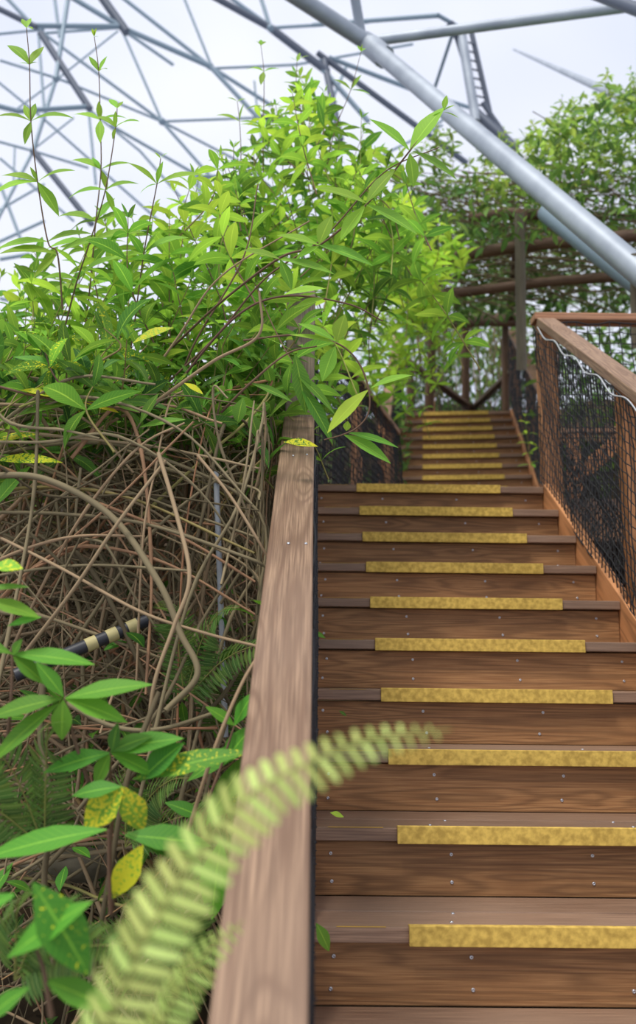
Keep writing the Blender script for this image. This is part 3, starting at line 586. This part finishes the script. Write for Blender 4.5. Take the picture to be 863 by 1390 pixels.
# hero branches in front of the steps
def branch(label, stem, lv, r=(.004, .002), mat='leaf', name='leafy_branch', stemtint=.1, smat='stem', cat='branch'):
    t = thing(name, label, cat, P(*stem[0])); gs = Geo(); tube(gs, smooth_path([P(*s) for s in stem], 10), r, 7, col=(stemtint, 0, 0)); gs.build('stem', M[smat], t)
    if lv:
        gl = Geo()
        for q in lv:
            a, b = q[0], q[1]; kw = q[2] if len(q) > 2 else {}
            a = a if len(a) > 2 else (*a, stem[-1][2]); b = b if len(b) > 2 else (*b, a[2]); leaf_px(gl, a, b, **kw)
        gl.build('foliage', M[mat], t)
    return t
branch('long arching branch of large bright leaves reaching over the steps', [(235, 470, 2.9), (300, 410, 2.7), (380, 350, 2.5), (433, 333, 2.45), (497, 278, 2.4), (556, 205, 2.35), (600, 150, 2.35)],
  [((556, 205), (503, 163), dict(wr=.2, tint=.62)), ((556, 205), (602, 147), dict(wr=.2, tint=.7)), ((560, 205), (618, 243), dict(wr=.17, tint=.55)), ((556, 208), (561, 253), dict(wr=.2, tint=.6)),
   ((602, 150), (606, 130), dict(wr=.2)), ((602, 150), (617, 143), dict(wr=.16)), ((602, 152), (622, 160), dict(wr=.13)), ((602, 150), (588, 156), dict(wr=.14)),
   ((497, 278), (564, 317), dict(wr=.2, tint=.6)), ((497, 276), (432, 256), dict(wr=.2, tint=.66)), ((495, 280), (463, 325), dict(wr=.22, tint=.7)), ((500, 272), (520, 262), dict(wr=.2, tint=.9)), ((497, 276), (535, 232), dict(wr=.2, tint=.6)),
   ((433, 333), (503, 360), dict(wr=.19, tint=.55)), ((433, 332), (450, 294), dict(wr=.27, tint=.62)), ((433, 333), (378, 320), dict(wr=.2, tint=.66)), ((433, 334), (402, 352), dict(wr=.24, tint=.7)),
   ((380, 352), (452, 372), dict(wr=.15, tint=.6)), ((380, 352), (330, 340), dict(wr=.18, tint=.6)), ((380, 352), (395, 392), dict(wr=.2, tint=.5))])
branch('hooped thin stem with large leaves at the left edge of the steps', [(330, 462, 2.5), (400, 455, 2.5), (455, 465, 2.45), (485, 490, 2.42), (500, 528, 2.4), (500, 560, 2.4), (485, 580, 2.4), (465, 590, 2.4), (440, 597, 2.42)],
  [((457, 464), (468, 428), dict(wr=.3, tint=.66)), ((455, 463), (406, 440), dict(wr=.17, tint=.62)), ((455, 470), (438, 516), dict(wr=.25, tint=.6)), ((500, 529), (446, 586), dict(wr=.16, tint=.98, spot=0)), ((503, 527), (558, 510), dict(wr=.13, tint=.72, droop=.5)),
   ((466, 590), (528, 628), dict(wr=.17, tint=.6)), ((470, 587), (538, 607), dict(wr=.11, tint=.5)), ((456, 466), (395, 455), dict(wr=.1, tint=.75)), ((470, 585), (472, 572), dict(wr=.4, tint=.75))], r=(.0028, .0018))
branch('pale arching twig over the dark leaves, carrying a spray near the post', [(215, 560, 2.7), (250, 510, 2.7), (320, 430, 2.6), (385, 402, 2.55), (470, 412, 2.5), (520, 436, 2.5)], [((385, 400), (440, 392), dict(wr=.18, tint=.8, spot=.3)), ((440, 405), (400, 418), dict(wr=.2))], r=(.0042, .0018), stemtint=.0)
branch('forked brown twig ending in a broken stub, before the leaves', [(212, 545, 2.5), (290, 490, 2.45), (351, 455, 2.4), (352, 395, 2.4)], [((351, 455), (400, 478), dict(wr=.01))], r=(.0052, .003), smat='dry', stemtint=.72, name='bare_twig', cat='twig')
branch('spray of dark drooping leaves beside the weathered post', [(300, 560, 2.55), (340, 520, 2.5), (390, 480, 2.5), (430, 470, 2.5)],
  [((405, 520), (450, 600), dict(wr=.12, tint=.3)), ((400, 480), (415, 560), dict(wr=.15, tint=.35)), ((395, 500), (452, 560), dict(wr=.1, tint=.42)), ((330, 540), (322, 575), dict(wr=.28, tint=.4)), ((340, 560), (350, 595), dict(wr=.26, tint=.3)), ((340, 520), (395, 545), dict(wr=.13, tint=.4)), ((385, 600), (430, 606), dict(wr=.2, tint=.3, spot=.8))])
branch('spotted yellow and green leaves lying on the bare stems at the left', [(-20, 520, 2.4), (60, 540, 2.4), (110, 545, 2.4), (190, 560, 2.4)],
  [((110, 545), (30, 530), dict(wr=.13, tint=.6, spot=.9)), ((110, 545), (160, 560), dict(wr=.14, tint=.7, spot=.9)), ((100, 548), (20, 565), dict(wr=.12, tint=.5)), ((190, 560), (150, 545), dict(wr=.2, tint=.4)), ((190, 575), (215, 535), dict(wr=.18, tint=.3)), ((190, 580), (250, 570), dict(wr=.14, tint=.5)), ((85, 500), (20, 485), dict(wr=.14, tint=.4)), ((235, 445), (182, 465), dict(wr=.2, tint=.8, spot=.75)), ((250, 520), (275, 535), dict(wr=.2, tint=.9, spot=.9)), ((0, 585), (-30, 600), dict(wr=.2, tint=.5)), ((-10, 600), (52, 590), dict(wr=.13, tint=.5, spot=.75)), ((-10, 625), (82, 628), dict(wr=.12, tint=.4, spot=.8)), ((-10, 690), (40, 635), dict(wr=.2, tint=.4))])

branch('thin dark stem running parallel below the long leafy branch', [(205, 540, 2.8), (290, 460, 2.7), (360, 378, 2.6), (440, 322, 2.5), (520, 235, 2.45), (596, 200, 2.4)], None, (.0036, .0014), name='bare_twig', cat='twig')
branch('slender brown stem fanning up to the left of the forked twig', [(230, 560, 2.9), (262, 470, 2.8), (330, 350, 2.8), (350, 250, 2.9)], None, (.004, .0018), name='bare_twig', cat='twig')
branch('brown stem rising steeply from the tangle through the middle leaves', [(170, 560, 2.8), (240, 460, 2.75), (300, 375, 2.7), (420, 300, 2.6)], None, (.0045, .002), smat='dry', stemtint=.75, name='bare_twig', cat='twig')
# tangle of bare stems
def tangle(name, label, n, poly, z, r, seed, ln=(.5, 1.4)):
    random.seed(seed); g = Geo()
    for x, y in sample(poly, n):
        zz = random.uniform(*z); c = P(x, y, zz)
        a = random.gauss(0, .75) if random.random() < .6 else random.uniform(0, 3.14)
        if x > 250: a = random.uniform(.6, 2.6)
        d = np.array([math.cos(a), random.uniform(-.25, .25), math.sin(a)]); h = random.uniform(*ln) / 2; bend = np.array([random.uniform(-.25, .25), random.uniform(-.15, .15), random.uniform(-.05, .35)]) * h
        pts = [c - d * h - bend, c - d * h * .4 + np.random.default_rng(int(abs(x) * 99)).normal(0, .03, 3), c + bend * .35, c + d * h * .5, c + d * h - bend]
        pts = [np.array([min(p[0], -.14), p[1], p[2]]) for p in pts]; yl = 505 + random.uniform(0, 45); pts = [ylimit(p, yl if x < 330 else yl + 30) for p in pts]
        R0 = random.uniform(*r); tube(g, smooth_path(pts, 6), [R0, R0 * .9, R0 * .6], 5, col=(random.random(), 0, 0), caps=False, knob=.25)
    return tag(g.build(name, M['dry']), label, 'vine stems', kind='stuff')
TP = [(-60, 530), (150, 540), (300, 570), (385, 610), (372, 720), (350, 1000), (300, 1300), (-60, 1390)]
tangle('tangled_vine_stems', 'dense tangle of bare grey brown vine stems left of the handrail', 640, TP, (2.3, 3.4), (.0015, .006), 5)
tangle('tangled_vine_stems', 'deeper layer of thin bare stems behind the tangle', 1100, TP, (3.2, 4.6), (.002, .006), 6, (.6, 1.8))
tangle('tangled_vine_stems', 'bare stems under the leafy crown beside the rail', 140, [(100, 540), (380, 540), (385, 640), (200, 660)], (3.0, 4.2), (.002, .005), 9)
random.seed(21)
for lab, pts, r, c in (
    ('thick pale bent stem sweeping down through the tangle to a cut joint', [(-20, 645, 2.3), (60, 650, 2.25), (150, 700, 2.2), (215, 790, 2.1), (245, 860, 2.05), (268, 915, 2.0), (225, 965, 1.95)], .0085, .35),
    ('reddish stem from the top that kinks beside the handrail', [(215, 615, 2.2), (240, 700, 2.1), (257, 783, 2.0), (236, 850, 1.95), (210, 925, 1.9), (200, 1000, 1.88)], .0052, .72),
    ('straight pinkish cane crossing from lower left to upper middle', [(35, 885, 2.2), (100, 800, 2.15), (160, 710, 2.15), (225, 625, 2.2)], .005, .68),
    ('long nearly level cane sloping down toward the handrail', [(-20, 720, 2.3), (80, 770, 2.2), (190, 830, 2.1), (280, 860, 2.05), (352, 878, 2.0)], .0042, .75),
    ('upper level cane running under the leaves', [(-10, 695, 2.4), (90, 698, 2.35), (200, 712, 2.3), (330, 755, 2.2), (362, 770, 2.2)], .005, .3),
    ('steep orange brown stem leaning from the leaves to the handrail', [(268, 618, 2.3), (310, 670, 2.25), (345, 725, 2.2), (366, 762, 2.2)], .004, .78),
    ('thin orange cane rising beside the handrail near the bottom', [(255, 1130, 1.75), (290, 1020, 1.75), (325, 935, 1.8), (352, 887, 1.85)], .0042, .8),
    ('dark upright woody stem in the lower left', [(60, 900, 2.0), (55, 1000, 1.95), (70, 1100, 1.9), (60, 1200, 1.9), (75, 1330, 1.85)], .0075, .1),
    ('upright stem behind the spotted leaves', [(215, 940, 1.9), (175, 1050, 1.8), (150, 1180, 1.75), (125, 1330, 1.7)], .006, .05),
    ('grey stem leaning across the dark gap', [(100, 745, 2.4), (135, 790, 2.35), (180, 880, 2.3), (210, 960, 2.3), (205, 1000, 2.3)], .007, .0),
    ('lower stem bent level above the spotted leaves', [(90, 955, 2.0), (150, 985, 1.98), (215, 990, 1.95), (300, 965, 2.0)], .0055, .35)):
    branch(lab, pts, None, (r, r * .8), name='bare_vine_stem', smat='dry', stemtint=c, cat='vine stem')
# undergrowth: dark leaves deep inside
def scatter(name, label, poly, n, z, L, tint, mat, kind='stuff', cat='foliage', spot=0., el=(-50, 50), W=.17):
    g = Geo(); s = sample(poly, n); B = np.array([P(x, y, random.uniform(*z)) for x, y in s]); k = len(B)
    d = rdir(k, *el); LL = RNG.uniform(.6, 1.15, k) * L
    leaves(g, B, d, np.array([0, -.3, 1]) + RNG.normal(0, .45, (k, 3)), LL, LL * W, RNG.uniform(.2, 1.1, k), .2, np.clip(RNG.normal(tint, .16, k), 0, 1), spot * (RNG.random(k) < .15))
    return tag(g.build(name, M[mat]), label, cat, kind=kind)
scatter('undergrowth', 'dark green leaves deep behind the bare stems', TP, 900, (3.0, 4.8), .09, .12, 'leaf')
scatter('undergrowth', 'scattered small leaves among the stems beside the lower handrail', [(240, 820), (360, 800), (345, 960), (310, 1300), (60, 1390), (-40, 1000), (60, 900)], 260, (2.2, 3.2), .09, .18, 'leaf_fg')

# foreground lower left leafy plants
D = dict
branch('leafy shoot at the left edge with long smooth leaves, above the others', [(10, 1010, 1.62), (15, 950, 1.6), (17, 890, 1.6)],
  [((17, 890), (30, 868), D(wr=.3, tint=.35)), ((17, 888), (125, 902), D(wr=.13, tint=.5)), ((17, 890), (60, 928), D(wr=.2, tint=.4)), ((17, 888), (-40, 870), D(wr=.15, tint=.4)), ((10, 850), (55, 838), D(wr=.16, tint=.5)), ((-20, 815), (52, 838), D(wr=.16, tint=.6)), ((-10, 768), (30, 772), D(wr=.3, tint=.75, spot=.6)), ((-20, 800), (38, 797), D(wr=.1, tint=.4))], mat='leaf_fg')
branch('fresh green whorl of five leaves at the lower left', [(120, 1060, 1.62), (100, 1000, 1.6), (88, 948, 1.58)],
  [((88, 948), (203, 930), D(wr=.13, tint=.5)), ((88, 948), (170, 980), D(wr=.17, tint=.55)), ((86, 950), (84, 1003), D(wr=.27, tint=.5)), ((85, 948), (-15, 975), D(wr=.15, tint=.4)), ((86, 946), (50, 900), D(wr=.2, tint=.35)), ((80, 955), (-10, 1035), D(wr=.13, tint=.45))], mat='leaf_fg')
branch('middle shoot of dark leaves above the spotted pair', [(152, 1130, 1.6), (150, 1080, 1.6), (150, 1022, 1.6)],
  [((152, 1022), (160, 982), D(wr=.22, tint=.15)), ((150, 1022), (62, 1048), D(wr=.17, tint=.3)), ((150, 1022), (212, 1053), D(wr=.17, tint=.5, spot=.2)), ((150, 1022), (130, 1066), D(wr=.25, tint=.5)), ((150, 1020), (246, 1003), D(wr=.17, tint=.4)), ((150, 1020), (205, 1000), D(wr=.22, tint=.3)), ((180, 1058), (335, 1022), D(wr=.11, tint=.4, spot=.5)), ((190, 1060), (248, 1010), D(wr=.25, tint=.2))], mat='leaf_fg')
branch('yellow speckled pair of leaves below the dark shoot', [(148, 1190, 1.58), (152, 1120, 1.57), (168, 1070, 1.56)],
  [((168, 1068), (116, 1122), D(wr=.3, tint=.6, spot=.78, face=(0, -1, .3))), ((168, 1068), (194, 1127), D(wr=.28, tint=.65, spot=.7, face=(0, -1, .3))), ((165, 1068), (100, 1080), D(wr=.2, tint=.3))], mat='leaf_fg')
branch('single bright yellow mottled leaf hanging over the stems', [(150, 1240, 1.6), (165, 1180, 1.57), (192, 1146, 1.55)],
  [((194, 1146), (152, 1218), D(wr=.21, tint=.75, spot=.88, face=(.2, -1, .2)))], mat='leaf_fg')
branch('long narrow leaves spreading level near the bottom left', [(150, 1240, 1.5), (148, 1180, 1.5), (147, 1126, 1.5)],
  [((145, 1126), (-20, 1165), D(wr=.11, tint=.45)), ((170, 1134), (282, 1148), D(wr=.17, tint=.3)), ((172, 1130), (270, 1170), D(wr=.14, tint=.2))], mat='leaf_fg')
branch('large soft leaves at the bottom left corner', [(70, 1380, 1.15), (60, 1320, 1.15), (50, 1290, 1.15)],
  [((10, 1300), (122, 1226), D(wr=.15, tint=.45)), ((45, 1198), (118, 1320), D(wr=.22, tint=.25, spot=.4)), ((-30, 1240), (20, 1215), D(wr=.2, tint=.4)), ((60, 1330), (150, 1370), D(wr=.18, tint=.4)), ((40, 1340), (-20, 1385), D(wr=.18, tint=.35))], mat='leaf_fg')
branch('leaves tucked against the left side of the lower handrail', [(262, 1180, 1.75), (275, 1110, 1.75), (300, 1040, 1.78), (318, 985, 1.8)],
  [((318, 985), (345, 940), D(wr=.2, tint=.4)), ((300, 1040), (345, 985), D(wr=.22, tint=.45)), ((285, 1110), (332, 1068), D(wr=.24, tint=.5, spot=.5)), ((300, 1140), (288, 1245), D(wr=.2, tint=.55)), ((280, 1120), (342, 1020), D(wr=.14, tint=.4)), ((255, 1060), (335, 1010), D(wr=.15, tint=.3)), ((318, 985), (280, 960), D(wr=.2, tint=.4)), ((275, 1110), (225, 1090), D(wr=.2, tint=.2))], mat='leaf_fg')
# ferns
def frond(name, label, path, pl, tint=.6, pw=.2, mat='fern', r=.0016, n=34, face=(0, -.8, .6), droop=.5, blunt=False):
    t = thing(name, label, 'fern', P(*path[0])); pts = smooth_path([P(*p) for p in path], 12); seg = np.linalg.norm(np.diff(pts, axis=0), axis=1); S = np.concatenate([[0], np.cumsum(seg)])
    g = Geo(); tube(g, pts, [r, r * .4], 6, col=(.9, 0, 0)); g.build('stalk', M['stem'], t); g = Geo()
    for i in range(n):
        f = .06 + .93 * i / n; s = f * S[-1]; c = np.array([np.interp(s, S, pts[:, q]) for q in range(3)]); c2 = np.array([np.interp(s + .004, S, pts[:, q]) for q in range(3)]); tg = nrm(c2 - c)
        nn = nrm(np.array(face) - tg * np.dot(face, tg)); sd = np.cross(tg, nn); L = pl * math.sin(math.pi * min(1, .25 + f * .76)) ** .7 * random.uniform(.9, 1.1) + .004
        for q in (-1, 1): leaves(g, c + tg * .002 * q, sd * q + tg * .25 - nn * .1, nn + RNG.normal(0, .1, 3), L, L * pw, droop, .1, tint + random.uniform(-.1, .1), blunt=blunt)
    g.build('leaflets', M[mat], t); return t
frond('fern_frond', 'large out of focus pale fern frond arching across the handrail', [(110, 1480, .6), (190, 1290, .61), (265, 1165, .63), (340, 1080, .64), (420, 1036, .66), (510, 1002, .68), (612, 990, .70)], .025, .88, n=30, pw=.13, blunt=True)
frond('fern_frond', 'smaller blurred fern frond at the bottom, below the large one', [(190, 1480, .8), (225, 1380, .8), (275, 1300, .8), (330, 1250, .82)], .02, .7, n=18, pw=.12, blunt=True)
for i, (x, y, z, dx, dy, lb) in enumerate(((250, 950, 2.3, 50, -120, 'green fern standing among the stems beside the handrail'), (300, 1000, 2.5, 25, -130, 'fern rising behind the orange cane'), (60, 1150, 1.7, -80, -140, 'dark fern arching over the left edge'), (170, 1150, 2.2, 60, -90, 'small fern seen behind the mottled leaf'), (20, 1330, 1.5, 60, -90, 'fern low in the bottom left corner'), (250, 1330, 1.7, -70, -110, 'fern under the blurred frond at the bottom'))):
    t = None
    for k in range(3):
        a = (k - 1) * .55; ddx = dx * math.cos(a) - dy * math.sin(a); ddy = dx * math.sin(a) + dy * math.cos(a)
        fr = frond('fern', lb, [(x, y, z), (x + ddx * .5, y + ddy * .7, z - .05), (x + ddx, y + ddy * 1.0, z - .12), (x + ddx * 1.5, y + ddy * 1.05, z - .2)], .055, .1, mat='fern', n=26, pw=.1)
        if t is None: t = fr
        else:
            for ch in list(fr.children):
                off = Vector(WL[fr.name]) - Vector(WL[t.name]); ch.parent = t; ch.location = off
            bpy.data.objects.remove(fr)
# striped pipe, grey pole, stone
t = thing('striped_pipe', 'black pipe with cream bands lying among the stems at the left', 'pipe', P(40, 915, 2.9))
A, B = P(20, 917, 2.2), P(200, 842, 2.35)
def seg(a, b, m, r, nm):
    g = Geo(); tube(g, np.array([A + (B - A) * a, A + (B - A) * b]), r, 12); return g.build(nm, M[m], t)
seg(0, 1, 'hose', .016, 'pipe_body')
for a in (.52, .68, .84): seg(a, a + .08, 'band', .0172, 'band')['label'] = 'cream painted band'
t = thing('grey_pole', 'slim grey upright pole behind the stems beside the handrail', 'pole', P(305, 860, 3.3)); g = Geo(); tube(g, np.array([P(306, 1000, 2.42), P(293, 640, 2.5)]), .008, 10); g.build('pole_shaft', M['greypole'], t)
g = Geo(); ball(g, (0, 0, 0), .12); o = g.build('stone', M['stone']); o.scale = (1.3, .8, .55); o.location = Vector(P(95, 1165, 2.6)); tag(o, 'grey stone lying under the stems at the lower left', 'stone')

# leaves and sprig on the steps
for lb, a, b, tt in (('small yellowish leaf fallen on a lower tread by the netting', (448, 1103, 2.37), (466, 1109, 2.37), .95), ('tiny green leaf sprouting at the left end of a riser', (460, 965, 2.95), (470, 972, 2.95), .3), ('narrow green leaf poking through the netting at the bottom', (429, 1253, 1.95), (446, 1290, 1.95), .5), ('small green leaf at the edge of the middle steps', (424, 858, 3.3), (441, 866, 3.3), .5)):
    g = Geo(); leaf_px(g, a, b, .22, tt, 0); tag(g.build('leaf', M['leaf']), lb, 'leaf')
t = thing('young_shoot', 'young bright green shoot growing through the right railing', 'plant shoot', P(714, 660, 6.5)); gs, gl = Geo(), Geo()
shoot(gs, gl, [P(722, 640, 7.6), P(716, 600, 7.6), P(712, 565, 7.6)], .11, .09, .95, k=(3,)); gs.build('stem', M['stem'], t); gl.build('foliage', M['leaf'], t)

# pergola vines
PV = [(500, 270), (560, 240), (620, 235), (690, 250), (720, 190), (770, 150), (830, 120), (900, 120), (1040, 150), (1040, 330), (900, 330), (760, 320), (700, 330), (620, 340), (560, 400), (510, 420)]
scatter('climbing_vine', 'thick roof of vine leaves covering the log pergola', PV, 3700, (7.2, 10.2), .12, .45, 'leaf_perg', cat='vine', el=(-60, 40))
scatter('climbing_vine', 'leaves coloured paler as if lit, on top of the pergola vines, at the right', [(640, 235), (720, 180), (770, 140), (863, 115), (900, 120), (900, 220), (760, 260), (650, 270)], 700, (7.4, 9.5), .13, .75, 'leaf_perg', cat='vine', el=(-20, 50))  # paler tint puts the light on the vine top into the leaf colour
scatter('climbing_vine', 'vine leaves coloured darker as if shaded, filling the gaps above the upper guard', [(550, 300), (863, 280), (1040, 270), (1040, 420), (700, 430), (600, 440), (560, 460)], 4000, (9.3, 13), .16, .32, 'leaf_perg', cat='vine')  # darker tint stands in for the shade under the vine roof
scatter('climbing_vine', 'curtain of hanging vine leaves beyond the top of the steps', [(545, 400), (700, 400), (700, 560), (545, 560)], 2000, (13.6, 16), .14, .4, 'leaf_perg', cat='vine', el=(-90, -10))
scatter('undergrowth', 'green shrubs seen through the netting on the right', [(700, 430), (900, 420), (900, 900), (740, 680)], 1300, (8.2, 11), .16, .5, 'leaf_perg')
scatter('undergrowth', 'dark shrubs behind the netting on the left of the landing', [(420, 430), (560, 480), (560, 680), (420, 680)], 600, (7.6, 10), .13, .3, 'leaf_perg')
scatter('treetops', 'leafy growth beyond the top of the steps', [(480, 350), (900, 330), (900, 620), (480, 620)], 1500, (16.5, 21), .3, .45, 'leaf_perg')
def strands(label, poly, n, z, r, ver, seed):
    random.seed(seed); g = Geo()
    for x, y in sample(poly, n):
        c = P(x, y, random.uniform(*z)); h = random.uniform(.3, .9)
        d = np.array([random.uniform(-.2, .2), random.uniform(-.2, .2), 1]) if ver else np.array([1, random.uniform(-.6, .6), random.uniform(-.5, .3)])
        tube(g, smooth_path([c - d * h, c - d * h * .3 + np.array([random.uniform(-.08, .08), 0, .05]), c + d * h * .3, c + d * h], 4), random.uniform(*r), 4, col=(random.random() * .6, 0, 0), caps=False)
    tag(g.build('vine_stems', M['dry']), label, 'vine stems', kind='stuff')
strands('brown vine stems woven under the pergola roof', [(560, 270), (863, 220), (863, 400), (600, 420)], 300, (8.6, 10.5), (.003, .009), False, 3)
strands('hanging brown stems of the vine curtain at the head of the steps', [(560, 420), (700, 430), (700, 555), (560, 555)], 110, (13.5, 15.5), (.005, .012), True, 4)
# young shoots of the pergola vine standing up against the sky
bush('climbing_vine', 'loose sunlit shoots standing up from the pergola roof against the sky', 'vine', [(560, 190), (620, 150), (700, 180), (740, 130), (800, 95), (870, 90), (880, 160), (700, 230), (560, 250)], 46, (7.6, 9.2), .12, .1, (.3, .5), .8, mat='leaf_perg')

# ------------------------------------------------------------------ light
w = bpy.data.worlds.new('sky'); bpy.context.scene.world = w; w.use_nodes = True; nt = w.node_tree; nt.nodes.clear()
o = nt.nodes.new('ShaderNodeOutputWorld'); b = nt.nodes.new('ShaderNodeBackground'); tc = nt.nodes.new('ShaderNodeTexCoord')
n = N(nt, 'ShaderNodeTexNoise', i_Scale=2.5, i_Detail=3.0); lk(nt, tc.outputs['Generated'], n.inputs['Vector'])
lk(nt, ramp(nt, n.outputs[0], [(.36, (.66, .71, .88)), (.64, (.86, .88, .96))]), b.inputs[0]); b.inputs[1].default_value = 1.0; lk(nt, b.outputs[0], o.inputs[0])
sd = bpy.data.lights.new('sun', 'SUN'); sd.energy = 3.6; sd.angle = R(18); sd.color = (1, .95, .86)
so = bpy.data.objects.new('sun', sd); C.objects.link(so); so.rotation_euler = Vector((-.3, -.38, .88)).to_track_quat('Z', 'Y').to_euler()
vs = bpy.context.scene.view_settings; vs.view_transform = 'Standard'; vs.look = 'None'; vs.gamma = 1; vs.use_curve_mapping = False; vs.exposure = .15
